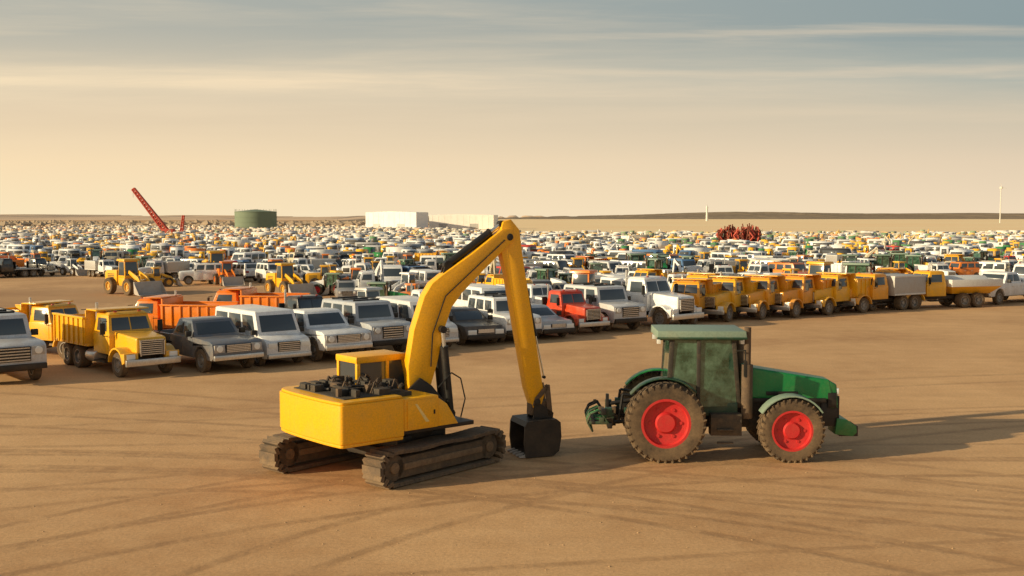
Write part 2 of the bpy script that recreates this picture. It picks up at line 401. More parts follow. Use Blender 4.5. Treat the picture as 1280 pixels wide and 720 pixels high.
# ------------------------------------------------------------ excavator
def excavator_spec():
    parts=[]; UR=rad(9)
    TL,TR=4.0,.40
    YS={-1:-1.22,1:1.75}; XS={-1:0,1:-.6}
    def shoes(s):
        b=B(TK); yc=YS[s]; xo=XS[s]
        str_=TL-2*TR; per=2*str_+2*math.pi*TR; n=56
        for k in range(n):
            d=per*k/n
            if d<str_: x,z,a=-str_/2+d,0.03,math.pi
            elif d<str_+math.pi*TR: t=(d-str_)/TR; x,z,a=str_/2+TR*math.sin(t),TR-TR*math.cos(t)+.03,math.pi-t
            elif d<2*str_+math.pi*TR:
                dd=d-str_-math.pi*TR; x=str_/2-dd; z=2*TR+.03-.03*math.sin(math.pi*dd/str_*2)**2; a=0
            else: t=(d-2*str_-math.pi*TR)/TR; x,z,a=-str_/2-TR*math.sin(t),TR+TR*math.cos(t)+.03,-t
            M=Matrix.Translation((x+xo,yc,z))@Matrix.Rotation(-a,4,'Y')
            b.box(-.09,.09,-.31,.31,-.035,.006,M); b.box(-.03,-.014,-.30,.30,.006,.013,M)
            b.box(-.09,.09,-.30,.30,-.08,-.03,M)
        return b.done('track_shoes')
    for s in(-1,1):
        sub=[]; yc=YS[s]; xo=XS[s]
        fr=B(EN).box(-1.5+xo,1.5+xo,yc-.2,yc+.2,.16,.64); fr.mi=MU; fr.box(-1.3+xo,1.3+xo,yc-.25,yc+.25,.34,.5); sub.append(P('track_frame',fr.done('tf',.05)))
        for nme,x in(('sprocket',-1.57+xo),('idler',1.57+xo)):
            q=B(EN).cyl((x,yc-.2,.43),(x,yc+.2,.43),.3,n=24); q.mi=MU; q.cyl((x,yc-.24,.43),(x,yc+.24,.43),.13,n=14)
            sub.append(P(nme,q.done(nme,.02)))
        parts.append(P('track',shoes(s),rz=UR,ch=sub))
    q=B(DK).box(-.8,.8,-.7,.7,.45,.9).box(-1.0,-.4,-1.1,1.6,.4,.65).box(.3,.9,-1.1,1.6,.38,.62)
    parts.append(P('undercarriage_frame',q.done('uf',.03),rz=UR))
    parts.append(P('turntable',B(DK).cyl((0,0,.8),(0,0,1.12),.78,n=32).done('tt',.02)))
    parts.append(P('deck',B(DK).box(-1.6,1.15,-1.36,1.3,1.08,1.18).done('deck',.02)))
    hw=1.5
    def cor(r,n,sy):
        return [(-2.6+r-r*math.sin(rad(90*i/n)),sy*(-hw+r-r*math.cos(rad(90*i/n)))) for i in range(n+1)]
    near=[(-.95,-hw)]+cor(.1,4,1); farr=[(-.95,hw)]+cor(.35,8,-1)
    arcp=[(-2.6-.07*math.cos(rad(a)),1.2*math.sin(rad(a))-.08) for a in(-60,-30,0,30,60)]
    allp=near+arcp+farr[::-1]
    q=B(PA).plan(allp,1.08,1.94)
    q.plan([((x+1.5)*.97-1.5,y*.97) for x,y in allp],1.935,2.0)
    q.plan([((x+1.5)*.985-1.5,y*.985) for x,y in allp],1.0,1.08)
    parts.append(P('counterweight',q.done('cw',.03,seg=3)))
    q=B(PA).box(-.94,.02,-1.48,-.42,1.18,1.92); q.hexa([(.03,-1.45,1.18),(.62,-1.45,1.18),(.62,-.5,1.18),(.03,-.5,1.18),(.03,-1.45,1.86),(.32,-1.4,1.68),(.32,-.5,1.68),(.03,-.5,1.86)])
    parts.append(P('side_body',q.done('sb',.03)))
    parts.append(P('side_door',B(PA).box(-.86,-.06,-1.505,-1.48,1.24,1.86).done('sd',.006),ch=[P('handle',B(DK).box(-.14,-.1,-1.52,-1.505,1.5,1.6).done('sh'))]))
    q=B(DC)
    q.hexa([(-.36,-1.509,1.34),(-.26,-1.509,1.34),(-.26,-1.506,1.34),(-.36,-1.506,1.34),(-.66,-1.509,1.78),(-.60,-1.509,1.78),(-.60,-1.506,1.78),(-.66,-1.506,1.78)])
    parts.append(P('decal',q.done('decal')))
    q=B(EN); rr=random.Random(3)
    q.box(-2.3,-.5,-1.15,1.1,1.9,2.02)
    for k in range(70):
        x=rr.uniform(-2.2,-.6);y=rr.uniform(-1.05,1.05);q.mi=rr.choice([EN,EN,DK,MU,EN])
        if rr.random()<.6: a,b_,c=rr.uniform(.04,.17),rr.uniform(.04,.17),rr.uniform(.04,.2); q.box(x-a,x+a,y-b_,y+b_,2.0,2.02+c)
        else:
            a=rr.uniform(0,3.1);l=rr.uniform(.06,.2);z=rr.uniform(2.04,2.16);q.cyl((x-l*math.cos(a),y-l*math.sin(a),z),(x+l*math.cos(a),y+l*math.sin(a),z+rr.uniform(-.05,.06)),rr.uniform(.02,.05),n=10)
    for k in range(14):
        x=rr.uniform(-2.1,-.8);y=rr.uniform(-.9,.9); q.mi=MU
        q.tube([(x,y,2.0),(x+.08,y,2.16),(x+.2,y+.1,2.27),(x+.32,y+.15,2.15),(x+.4,y+.2,2.0)],.02,6)
    parts.append(P('engine',q.done('engine',.008)))
    q=B(PA); yc=.92
    q.box(-.98,.6,yc-.46,yc+.46,1.18,1.9)
    def cp(x,z0,z1,y): q.box(x-.05,x+.05,y-.05,y+.05,z0,z1)
    for y in(yc-.42,yc+.42):
        cp(-.92,1.88,2.56,y); cp(-.1,1.88,2.56,y); q.hexa([(.46,y-.045,1.88),(.56,y-.045,1.88),(.56,y+.045,1.88),(.46,y+.045,1.88),(.3,y-.045,2.58),(.4,y-.045,2.58),(.4,y+.045,2.58),(.3,y+.045,2.58)])
    q.box(-.99,.44,yc-.48,yc+.48,2.52,2.68)
    cab=P('cab',q.done('cab',.03))
    g=B(GL).box(-.9,-.13,yc-.43,yc-.41,1.88,2.54).box(-.9,-.13,yc+.41,yc+.43,1.88,2.54).box(-.93,-.91,yc-.38,yc+.38,1.88,2.54)
    g.hexa([(-.07,yc-.43,1.88),(.48,yc-.43,1.88),(.48,yc-.41,1.88),(-.07,yc-.41,1.88),(-.07,yc-.43,2.54),(.32,yc-.43,2.54),(.32,yc-.41,2.54),(-.07,yc-.41,2.54)])
    g.hexa([(.5,yc-.39,1.88),(.52,yc-.39,1.88),(.52,yc+.39,1.88),(.5,yc+.39,1.88),(.35,yc-.39,2.54),(.37,yc-.39,2.54),(.37,yc+.39,2.54),(.35,yc+.39,2.54)])
    cab['ch'].append(P('window',g.done('win'))); parts.append(cab)
    BY=rad(-19); FX=(.5,0,0); SX=Matrix.Diagonal((.94,1,1,1))
    def bp(n,me,sh=False):
        if sh:
            for v in me.vertices:
                v.co.x-=.17*max(0,(5.5-v.co.z))/4.3
        me.transform(SX); return P(n,me,FX,BY)
    q=B(DK).prism([(-.5,1.1),(-.35,1.9),(-.05,2.15),(.25,1.95),(.85,1.25),(.9,1.0)],-.34,-.24).prism([(-.5,1.1),(-.35,1.9),(-.05,2.15),(.25,1.95),(.85,1.25),(.9,1.0)],.24,.34)
    q.box(-.5,.9,-.24,.24,1.0,1.22).box(.3,1.0,-.6,.5,.98,1.12).hexa([(.3,-.4,1.1),(.85,-.4,1.1),(.85,.4,1.1),(.3,.4,1.1),(.1,-.3,1.75),(.3,-.3,1.7),(.3,.3,1.7),(.1,.3,1.75)])
    parts.append(bp('boom_bracket',q.done('bb',.02)))
    bpoly=[(-.3,1.55),(-.34,2.4),(-.18,3.3),(.1,4.1),(.32,4.42),(.6,4.62),(1.4,5.12),(2.25,5.72),(2.5,5.72),(2.58,5.45),(1.75,4.74),(1.12,4.16),(.84,3.82),(.64,3.3),(.42,2.4),(.14,1.55)]
    q=B(PA).prism(bpoly,-.22,.22)
    parts.append(bp('boom',q.done('boom',.03,ang=20)))
    arm=[(2.2,5.62),(2.28,5.9),(2.5,5.96),(2.74,5.7),(2.84,5.1),(3.62,1.5),(3.52,1.18),(3.3,1.2),(3.1,1.7),(2.42,4.6),(2.22,5.2)]
    q=B(PA).prism(arm,-.17,.17); q.mi=DK
    for x,z in((2.45,5.52),(3.4,1.36)): q.cyl((x,-.25,z),(x,.25,z),.09,n=14)
    parts.append(bp('arm',q.done('arm',.025,ang=30),True))
    def ram(a,b_,r,y,f=.55):
        q=B(DK); a=Vector((a[0],y,a[1]));b_=Vector((b_[0],y,b_[1])); m=a.lerp(b_,f); q.cyl(a,m,r,n=14); q.cyl(m-(m-a)*.03,m,r*1.15,n=14); q.mi=CH; q.cyl(m,b_,r*.5,n=12)
        q.mi=DK; q.cyl(a+Vector((0,-r,0)),a+Vector((0,r,0)),r*1.1,n=10); q.cyl(b_+Vector((0,-r,0)),b_+Vector((0,r,0)),r*.9,n=10)
        return q.done('ram')
    for y in(-.32,.32): parts.append(bp('boom_cylinder',ram((.75,1.25),(.55,3.3),.1,y,.8)))
    parts.append(bp('arm_cylinder',ram((.78,4.84),(2.28,5.84),.1,0,.8)))
    q=B(DK).prism([(.62,4.58),(.72,4.92),(.84,4.92),(1.0,4.76)],-.12,-.06).prism([(.62,4.58),(.72,4.92),(.84,4.92),(1.0,4.76)],.06,.12)
    parts.append(bp('cylinder_bracket',q.done('cb')))
    parts.append(bp('bucket_cylinder',ram((2.95,4.6),(3.66,1.95),.045,0,.6),True))
    q=B(MU); 
    for y in(-.2,.2):
        q.prism([(3.28,1.26),(3.34,1.46),(3.66,1.8),(3.72,1.68)],y-.03,y+.03)
        q.prism([(3.6,1.78),(3.74,1.78),(3.86,1.0),(3.72,.95)],y-.03,y+.03)
    q.box(3.26,3.84,-.16,.16,1.02,1.36)
    parts.append(bp('bucket_link',q.done('bl',.008),True))
    q=B(DK)
    sh=[(2.94,.80),(3.0,.92),(3.84,.95),(3.96,.86),(4.0,.5),(3.95,.14),(3.8,.03),(3.0,.02)]
    inn=[(3.04,.08),(3.76,.09),(3.88,.2),(3.93,.5),(3.9,.80),(3.8,.89),(3.04,.86),(3.0,.77)]
    q.prism(sh+inn,-.48,.48)
    for y in(-.5,.5): q.prism(sh+[(2.93,.4)],y-.025,y+.025)
    q.mi=BE
    for k in range(5): y=-.42+k*.21; q.hexa([(2.84,y-.04,.02),(3.06,y-.05,.01),(3.06,y+.05,.01),(2.84,y+.04,.02),(2.84,y-.03,.05),(3.06,y-.05,.09),(3.06,y+.05,.09),(2.84,y+.03,.05)])
    q.mi=DK
    for y in(-.2,.2): q.prism([(3.3,.88),(3.33,1.3),(3.5,1.3),(3.88,1.06),(3.85,.83)],y-.03,y+.03)
    parts.append(bp('bucket',q.done('bucket'),True))
    q=B(DK).tube([(.4,-.4,1.9),(.75,-.42,2.25),(1.0,-.42,2.1),(1.12,-.42,1.6),(1.0,-.42,1.15)],.018,6)
    q.tube([(.25,-.26,2.4),(.3,-.27,3.2),(.65,-.27,4.1),(1.5,-.26,4.8),(2.3,-.24,5.45)],.016,6)
    parts.append(bp('hydraulic_hose',q.done('hose')))
    return heropaint(dict(name='excavator',category='excavator',parts=parts))

# ------------------------------------------------------------ tractor
def tractor_spec():
    parts=[]; rr,rf=.97,.78; ax=3.1
    for s in(-1,1):
        parts.append(wheel(rr,.56,0,s*1.05,.60,TY,RR,34)); parts.append(wheel(rf,.46,ax,s*.98,.50,TY,RR,32))
    q=B(DK).box(-.5,2.2,-.36,.36,.72,1.3).box(2.2,4.1,-.25,.25,.62,1.15).box(-.12,.12,-.85,.85,.85,1.09).box(ax-.12,ax+.12,-.8,.8,.66,.88)
    q.cyl((0,-.8,.97),(0,-.45,.97),.22,n=18).cyl((0,.45,.97),(0,.8,.97),.22,n=18)
    q.box(2.15,4.2,-.3,.3,1.0,1.5)
    parts.append(P('chassis',q.done('tc',.02)))
    q=B(PA).hexa([(2.1,-.42,1.46),(4.3,-.35,1.42),(4.3,.35,1.42),(2.1,.42,1.46),(2.1,-.40,2.26),(4.22,-.31,1.92),(4.22,.31,1.92),(2.1,.40,2.26)])
    q.hexa([(4.2,-.345,1.2),(4.44,-.3,1.18),(4.44,.3,1.18),(4.2,.345,1.2),(4.2,-.315,1.91),(4.4,-.27,1.8),(4.4,.27,1.8),(4.2,.315,1.91)])
    hood=P('hood',q.done('hood',.055,ang=50,seg=4))
    g=B(DK)
    for s in(-1,1):
        y0,y1=sorted((s*.34,s*.418)); g.box(2.6,3.4,y0,y1,1.54,1.64)
        y0,y1=sorted((s*.3,s*.43)); g.box(2.2,4.1,y0,y1,1.36,1.47)
        y0,y1=sorted((s*.3,s*.36)); g.box(4.16,4.38,y0,y1,1.22,1.6)
    g.box(4.36,4.475,-.26,.26,.8,1.5); g.hexa([(4.0,-.36,.75),(4.4,-.3,.75),(4.4,.3,.75),(4.0,.36,.75),(4.0,-.34,1.36),(4.42,-.3,1.28),(4.42,.3,1.28),(4.0,.34,1.36)])
    hood['ch'].append(P('grille',g.done('tg',.01)))
    for s in(-1,1): 
        y0,y1=sorted((s*.12,s*.27)); hood['ch'].append(P('headlight',B(LE).box(4.38,4.46,y0,y1,1.54,1.7).done('hl',.02)))
    parts.append(hood)
    q=B(PA).prism([(4.35,.55),(4.4,.95),(4.65,.92),(4.88,.76),(4.9,.6),(4.8,.5)],-.36,.36); 
    q.mi=DK
    for k in range(7): y=-.34+k*.11; q.box(4.45,4.93,y,y+.02,.5,.76)
    parts.append(P('front_weight',q.done('fw',.03)))
    for s in(-1,1):
        n=11; ro,ri=.88,.84
        t=[rad(32)+rad(118)*i/n for i in range(n+1)]
        pr=[(ax+ro*math.cos(a),rf+ro*math.sin(a)) for a in t]+[(ax+ri*math.cos(a),rf+ri*math.sin(a)) for a in t[::-1]]
        parts.append(P('front_fender',B(RG).prism(pr,s*.98-.22,s*.98+.22).done('ff',.01)))
        ro,ri=1.08,1.04; t=[rad(42)+rad(100)*i/n for i in range(n+1)]
        pr=[(ro*math.cos(a),rr+ro*math.sin(a)) for a in t]+[(ri*math.cos(a),rr+ri*math.sin(a)) for a in t[::-1]]
        y0,y1=sorted((s*.62,s*.96)); parts.append(P('rear_fender',B(GR if s<0 else PA).prism(pr,y0,y1).done('rf',.02)))
    q=B(PA); zb,zt=1.25,3.0
    q.mi=GR; q.box(.05,1.85,-.62,.62,1.05,1.38)
    def post(x0,y0,x1,y1,w=.045): q.hexa([(x0-w,y0-w,zb),(x0+w,y0-w,zb),(x0+w,y0+w,zb),(x0-w,y0+w,zb),(x1-w,y1-w,zt),(x1+w,y1-w,zt),(x1+w,y1+w,zt),(x1-w,y1+w,zt)])
    q.mi=EN
    for s in(-1,1): post(.1,s*.68,.2,s*.72,.055); post(.85,s*.74,.85,s*.76,.045); post(1.9,s*.5,1.72,s*.68,.055)
    q.mi=GR; q.box(.06,.2,-.7,.7,1.3,1.6)
    cab=P('cab_frame',q.done('cf',.015))
    q=B(GR).frus((-.1,1.92,.82),(-.17,2.0,.84),2.97,3.02); q.mi=RG; q.frus((-.18,2.02,.85),(-.17,2.0,.84),3.02,3.2)
    q.mi=GR; q.box(-.19,2.03,-.87,-.855,3.0,3.05)
    cab['ch'].append(P('roof',q.done('roof',.012)))
    g=B(TG)
    for s in(-1,1):
        y=s*.72
        g.hexa([(.15,y-.01,1.4),(.82,y-.01,1.4),(.82,y+.01,1.4),(.15,y+.01,1.4),(.22,y-.01,2.98),(.82,y-.01,2.98),(.82,y+.01,2.98),(.22,y+.01,2.98)])
        g.hexa([(.89,s*.745-.01,1.3),(1.84,s*.56-.01,1.3),(1.84,s*.56+.01,1.3),(.89,s*.745+.01,1.3),(.89,s*.745-.01,2.98),(1.68,s*.68-.01,2.98),(1.68,s*.68+.01,2.98),(.89,s*.745+.01,2.98)])
    g.hexa([(1.9,-.46,1.5),(1.92,-.46,1.5),(1.92,.46,1.5),(1.9,.46,1.5),(1.73,-.62,2.98),(1.75,-.62,2.98),(1.75,.62,2.98),(1.73,.62,2.98)])
    g.hexa([(.08,-.62,1.55),(.1,-.62,1.55),(.1,.62,1.55),(.08,.62,1.55),(.18,-.66,2.98),(.2,-.66,2.98),(.2,.66,2.98),(.18,.66,2.98)])
    cab['ch'].append(P('window',g.done('tw')))
    q=B(DK).box(.35,.85,-.28,.28,1.38,1.7).box(.3,.45,-.26,.26,1.7,2.3); cab['ch'].append(P('seat',q.done('seat',.05)))
    parts.append(cab)
    for s in(-1,1):
        q=B(DK).tube([(1.8,s*.7,2.7),(1.95,s*1.05,2.75),(1.95,s*1.05,2.45)],.02,6); y0,y1=sorted((s*.95,s*1.17)); q.box(1.93,1.98,y0,y1,2.1,2.5); parts.append(P('mirror',q.done('mi')))
        for x in(-.12,1.95):
            y0,y1=sorted((s*.45,s*.65)); parts.append(P('work_light',B(LE).box(x-.05,x+.05,y0,y1,2.86,2.97).done('wl',.01)))
    parts.append(P('exhaust_pipe',B(MU).cyl((2.08,-.62,1.0),(2.08,-.62,2.35),.14,n=14).cyl((2.08,-.62,2.35),(2.08,-.62,3.28),.085,n=12).done('ex',.01)))
    parts.append(P('air_intake',B(MU).cyl((2.12,.62,1.2),(2.12,.62,2.9),.1,n=14).done('ai',.01)))
    q=B(EN).box(1.15,1.92,-.88,-.5,.6,1.14)
    q.box(1.3,1.7,-1.0,-.88,.42,.46).box(1.3,1.7,-.98,-.88,.74,.78)
    parts.append(P('fuel_tank',q.done('ft',.05)))
    parts.append(P('battery_box',B(MU).box(1.12,1.9,.5,.95,.58,1.12).done('ft2',.04)))
    q=B(DK)
    for s in(-1,1):
        q.tube([(-.4,s*.35,.9),(-1.3,s*.45,.85)],.05,8); q.tube([(-.5,s*.4,1.5),(-1.0,s*.42,1.55),(-1.1,s*.43,.85)],.035,8)
    q.cyl((-.4,0,1.4),(-1.3,0,1.25),.05)
    parts.append(P('rear_hitch',q.done('rh')))
    q=B(DK).box(-1.4,-1.28,-.8,.8,.75,.88).box(-1.4,-1.32,-.06,.06,.8,1.5).box(-1.8,-1.72,-.8,.8,.85,.95)
    rr_=random.Random(8)
    for k in range(9):
        y=-.76+k*.19; q.mi=rr_.choice([GR,DK,PA]); z=rr_.uniform(-.05,.1)
        q.tube([(-1.35,y,.85),(-1.6,y,1.2+z),(-1.82,y,1.1+z),(-1.9,y,.9),(-1.76,y,.66)],.028,6)
        q.box(-1.85,-1.4,y-.025,y+.025,.85,.93)
    for k in range(26):
        q.mi=rr_.choice([GR,DK,GR,MU]); x=rr_.uniform(-1.75,-.9);y=rr_.uniform(-.75,.6);z=rr_.uniform(.8,1.3);s_=rr_.uniform(.04,.11); q.box(x-s_,x+s_,y-s_,y+s_,z-s_*1.4,z+s_)
    parts.append(P('rear_implement',q.done('ri',.012)))
    return heropaint(dict(name='tractor',category='tractor',parts=parts))

# ------------------------------------------------------------ build specs
S={k:car_spec(k) for k in('suv','sedan','van','pickup')}
for k in('dump','box','hopper','flat'): S[k]=truck_spec(k)
S['loader']=loader_spec(); S['excavator']=excavator_spec(); S['tractor']=tractor_spec()
SM={k:merged(v) for k,v in S.items()}

YEL=(1.0,.48,.002); YEL2=(.98,.50,.008); ORG=(.92,.24,.01); GRN=(.005,.22,.05); WHT=(.94,.94,.92); SIL=(.66,.66,.66); GRY=(.36,.37,.38); DRK=(.035,.037,.04); BLU=(.10,.22,.42); RED=(.6,.03,.018); TAN=(.7,.6,.42)
place(S['excavator'],'large yellow tracked excavator, boom raised, black bucket near dirt',-2.66,26.2,40,YEL)
place(S['tractor'],'muddy green farm tractor with red wheel rims parked on bare dirt',3.8,27.8,-1.5,GRN)
g1='vehicles parked along the front row'
AM=(.97,.42,.01)
row=[('suv','silver grey utility vehicle with upright grille beside yellow truck',-19.5,41.0,-50,SIL,1.15),
('dump','yellow dump truck with conventional cab and long hood',-15.5,43.1,-46,YEL2,.97),
('pickup','dark grey pickup truck sitting low beside the yellow truck',-12.5,44.3,-48,(.13,.15,.18),1.08),
('van','white van with upright windscreen and flat nose',-10.6,45.9,-50,WHT,1.0),
('pickup','white pickup truck parked between two vans',-8.6,47.6,-52,WHT,1.12),
('suv','silver grey boxy off-road vehicle with upright grille',-6.7,49.4,-52,(.5,.53,.56),1.08),
('van','light grey van behind the excavator',-4.6,51.3,-58,(.78,.78,.77),1.0),
('sedan','dark car parked behind the excavator boom',-2.4,53.2,-62,DRK,1.1),
('suv','white off-road vehicle behind the excavator arm',-.5,54.2,-62,WHT,1.0),
('sedan','silver car next to the small red truck',1.1,56.0,-60,SIL,1.05),
('flat','red and orange flatbed truck with short hood',2.7,58.2,-55,(.7,.06,.015),.9),
('suv','silver off-road vehicle parked beside white truck',4.9,59.6,-58,SIL,1.1),
('flat','white truck with chrome grille and long hood',7.4,61.6,-50,WHT,1.12),
('dump','amber yellow dump truck with ribbed body',10.4,63.6,-120,AM,.98),
('dump','yellow dump truck parked nose out in the row',12.9,65.2,-126,YEL2,1.0),
('dump','amber dump truck squeezed between yellow trucks',15.3,66.6,-130,AM,1.0),
('dump','orange yellow dump truck with ribbed body',17.8,67.8,-135,(.95,.38,.012),1.0),
('dump','yellow dump truck beside another dump truck',20.4,69.3,-140,YEL2,1.0),
('box','yellow truck with low pale grey cargo body',23.4,70.9,-148,AM,1.0),
('hopper','yellow truck with long low pale body',28.2,73.4,-163,YEL2,1.02),
('pickup','white pickup truck at the end of the row',34.6,77.5,-145,WHT,1.2),
('flat','white flatbed truck at the end of the row',38.2,80.5,-135,WHT,1.1)]
for k,l,x,y,r,c,s in row: place(S[k],l,x,y,r,c,g1,sc=s)
g2='machines parked behind the front row'
row2=[('dump','yellow dump truck with ribbed steel body',-20.3,48.0,-26,YEL2,.92),
('dump','orange dump truck seen past the yellow truck',-16.6,51.6,170,ORG,.92),
('dump','orange dump truck with ribbed body',-14.2,56.5,172,ORG,.95),
('flat','dark flatbed truck in the second row',-10.4,54,-45,DRK,.9),
('loader','yellow wheel loader on open dirt',-30.0,86,-40,YEL2,.95),
('loader','yellow wheel loader on open dirt',-27.5,102,-60,YEL2,1.0),
('loader','yellow wheel loader beside parked vehicles',-17.5,85,-50,YEL2,.85),
('van','white van behind the excavator arm',-1.5,61,-62,WHT,1.0),
('box','white box truck in the second row',1.4,65,-62,WHT,.85),
('loader','orange wheel loader in the second row',4.3,67.5,-120,ORG,.95),
('van','white van in the second row',7.6,69,-62,WHT,1.0),
('loader','grey wheel loader in the second row',-7.4,57.5,-40,(.6,.6,.58),.8),
('flat','white flatbed truck in the second row',-4.6,58.5,-60,WHT,.9),
('loader','yellow wheel loader behind the dump trucks',21.5,77,-140,YEL2,1.0),
('dump','orange dump truck behind the row of trucks',28.0,81,-150,AM,.9),
('dump','yellow dump truck behind the row of trucks',12.5,71.5,-130,YEL2,.95),
('tractor','green farm tractor behind the dump trucks',24.5,80,-30,GRN,.85)]
for k,l,x,y,r,c,s in row2: place(S[k],l,x,y,r,c,g2,sc=s)

# ------------------------------------------------------------ the lot
def in_lot(x,y):
    line=41.5+.7*(x+18.6); q=x/y
    if q<-.33: return y>110
    if q<-.17: return y>93
    if q<-.1: return y>70
    if q>.40: return y>100
    if q>.27: return y>90
    return y>line+12
def pick(x,y,rr):
    q=x/y; t=rr.random()
    if q>.10 and y>88:
        if t<.10: return 'tractor',GRN if rr.random()<.7 else YEL2
        if t<.24: return 'loader',YEL2
    if q<-.2:
        if t<.16: return 'loader',rr.choice([YEL2,ORG,YEL2])
        if t<.28: return 'dump',rr.choice([YEL2,ORG,DRK,WHT])
        if t<.38: return 'flat',rr.choice([DRK,ORG,BLU,DRK])
    t=rr.random()
    cc=rr.choice([WHT]*19+[SIL]*4+[GRY,GRY,DRK,DRK,DRK,BLU,TAN,TAN,TAN,RED,ORG,YEL2,YEL2])
    if t<.14: return 'suv',cc
    if t<.21: return 'sedan',cc
    if t<.34: return 'van',cc
    if t<.47: return 'pickup',cc
    if t<.64: return 'flat',cc
    if t<.70: return 'box',cc
    if t<.78: return 'dump',rr.choice([YEL2,ORG,WHT,WHT,TAN])
    if t<.92: return 'loader',rr.choice([YEL2,YEL2,ORG,WHT,TAN,WHT])
    if t<.935: return 'excavator',rr.choice([YEL2,WHT,TAN])
    return 'tractor',rr.choice([GRN,YEL2,WHT,WHT,WHT])
CN={YEL2:'yellow',ORG:'orange',WHT:'white',SIL:'silver',GRY:'grey',DRK:'dark',BLU:'blue',RED:'red',TAN:'tan',GRN:'green'}
KN=dict(suv='boxy off-road vehicle',sedan='car',van='van',pickup='pickup truck',box='box truck',dump='dump truck',flat='flatbed truck',loader='wheel loader',excavator='excavator',tractor='farm tractor',hopper='hopper truck')
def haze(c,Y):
    t=min(.62,max(0,(Y-120)/520)); h=(.88,.74,.54); return tuple(a*(1-t)+b_*t for a,b_ in zip(c,h))  # aerial haze painted into the vehicle colours, paler with distance
far=[]; cnt=0; rr=random.Random(5)
y0=30.0; ri=0
while y0<860:
    ri+=1
    step=5.0+max(0,(y0-180))*.009
    xs=2.35+max(0,(y0-180))*.004
    x=-.56*(y0+30)-10+rr.uniform(0,3)
    while x<.56*(y0+60)+10:
        X=x+rr.uniform(-.7,.7); Y=y0+.28*x+3.0*math.sin(x*.07+ri*1.3)+rr.uniform(-1.8,1.8)
        x+=xs
        if Y<50 or abs(X/Y)>.50: continue
        if not in_lot(X,Y): continue
        q_=X/Y
        lim=335+ (0 if q_>.0 else min(450,-q_*2200))
        if Y>lim: continue
        k,c=pick(X,Y,rr)
        if k in('dump','box','flat','excavator','loader','tractor'): x+=.6
        if rr.random()<.05: continue
        if k=='excavator': sc=.45
        elif k in('dump','box','flat'): sc=.72
        elif k=='tractor': sc=.64
        elif k=='loader': sc=.62
        else: sc=.8
        sc*=rr.uniform(.8,1.22)
        hd=rr.choice([-62,-62,118,-100,-30,-150])
        rot=hd+rr.uniform(-28,28)+(rr.choice([0,90,-60,40,180]) if k in('excavator','tractor','loader') else 0)
        if Y<130:
            sp=S if Y<74 else SM
            nmn=CN.get(c,'pale blue')
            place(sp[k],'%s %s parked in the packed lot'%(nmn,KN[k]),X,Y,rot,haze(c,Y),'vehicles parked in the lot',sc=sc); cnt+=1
        else: far.append((k,c,X,Y,rot,sc))
    y0+=step
print('individual lot vehicles',cnt,'far',len(far))
def hx(x0,x1,w,z0,z1,X0=None,X1=None,W=None,yc=0):
    X0=x0 if X0 is None else X0; X1=x1 if X1 is None else X1; W=w if W is None else W
    return [(x0,yc-w,z0),(x1,yc-w,z0),(x1,yc+w,z0),(x0,yc+w,z0),(X0,yc-W,z1),(X1,yc-W,z1),(X1,yc+W,z1),(X0,yc+W,z1)]
G_=(.07,.08,.09);T_=(.03,.026,.022);LW={}
def wh(r,xs,w): return [(hx(x-r*.7,x+r*.7,.14,0,r*1.8,x-r*.7,x+r*.7,yc=s*w),T_) for x in xs for s in(-1,1)]
def gh(x0,x1,w,z0,z1,X0,X1,W):
    a,b_=.22,.78; L_=lambda p,q,t:p+(q-p)*t
    za,zb=L_(z0,z1,a),L_(z0,z1,b_); xa0,xa1,xb0,xb1=L_(x0,X0,a),L_(x1,X1,a),L_(x0,X0,b_),L_(x1,X1,b_); wa,wb=L_(w,W,a),L_(w,W,b_)
    return [(hx(x0,x1,w,z0,z1,X0,X1,W),None),
        (hx(xa0+.35,xa1-.35,wa+.02,za,zb,xb0+.35,xb1-.3,wb+.02),G_),(hx(xa0-.02,xa1+.02,wa-.15,za,zb,xb0-.02,xb1+.02,wb-.15),G_)]
LW['suv']=[(hx(-2.3,2.3,.97,.4,1.35),None)]+gh(-2.2,.95,.93,1.35,2.1,-2.05,.6,.82)+wh(.4,(-1.4,1.4),.9)
LW['sedan']=[(hx(-2.3,2.3,.9,.3,.95),None)]+gh(-1.75,.95,.85,.95,1.46,-1,.2,.66)+wh(.34,(-1.4,1.4),.84)
LW['van']=[(hx(-2.5,2.5,.98,.35,1.25),None)]+gh(-2.4,1.7,.96,1.25,2.3,-2.35,1.25,.86)+wh(.36,(-1.5,1.5),.9)
LW['pickup']=[(hx(-2.6,2.6,.98,.5,1.2),None)]+gh(-.7,1.1,.92,1.2,1.93,-.4,.6,.76)+wh(.42,(-1.6,1.6),.9)
cabp=[(hx(1.15,2.9,.62,.8,1.68,1.15,2.8,.58),None),(hx(-.35,1.15,.95,.7,1.65),None)]+gh(-.33,1.1,.93,1.65,2.42,-.27,.82,.82)+wh(.48,(2.05,-1.75,-2.85),.95)
LW['box']=cabp+[(hx(-3.7,-.6,1.2,1,2.7),(.85,.83,.78))]
LW['dump']=cabp+[(hx(-3.7,-.6,1.0,1,2.15,-3.8,-.6,1.2),None)]
LW['flat']=cabp+[(hx(-3.7,-.5,1.15,.95,1.1),(.3,.28,.25))]
LW['loader']=[(hx(-2.6,-.8,.75,.8,1.95),None),(hx(-.8,1.7,.5,.7,1.35),None)]+gh(-.78,.3,.68,1.35,2.9,-.7,.15,.64)+[(hx(.5,2.6,.45,1.0,1.8,.5,1.6,.45),None),(hx(2.6,3.3,1.25,.1,1.1,2.6,2.8,1.25),(.3,.28,.24))]+wh(.68,(-1.5,1.35),.95)
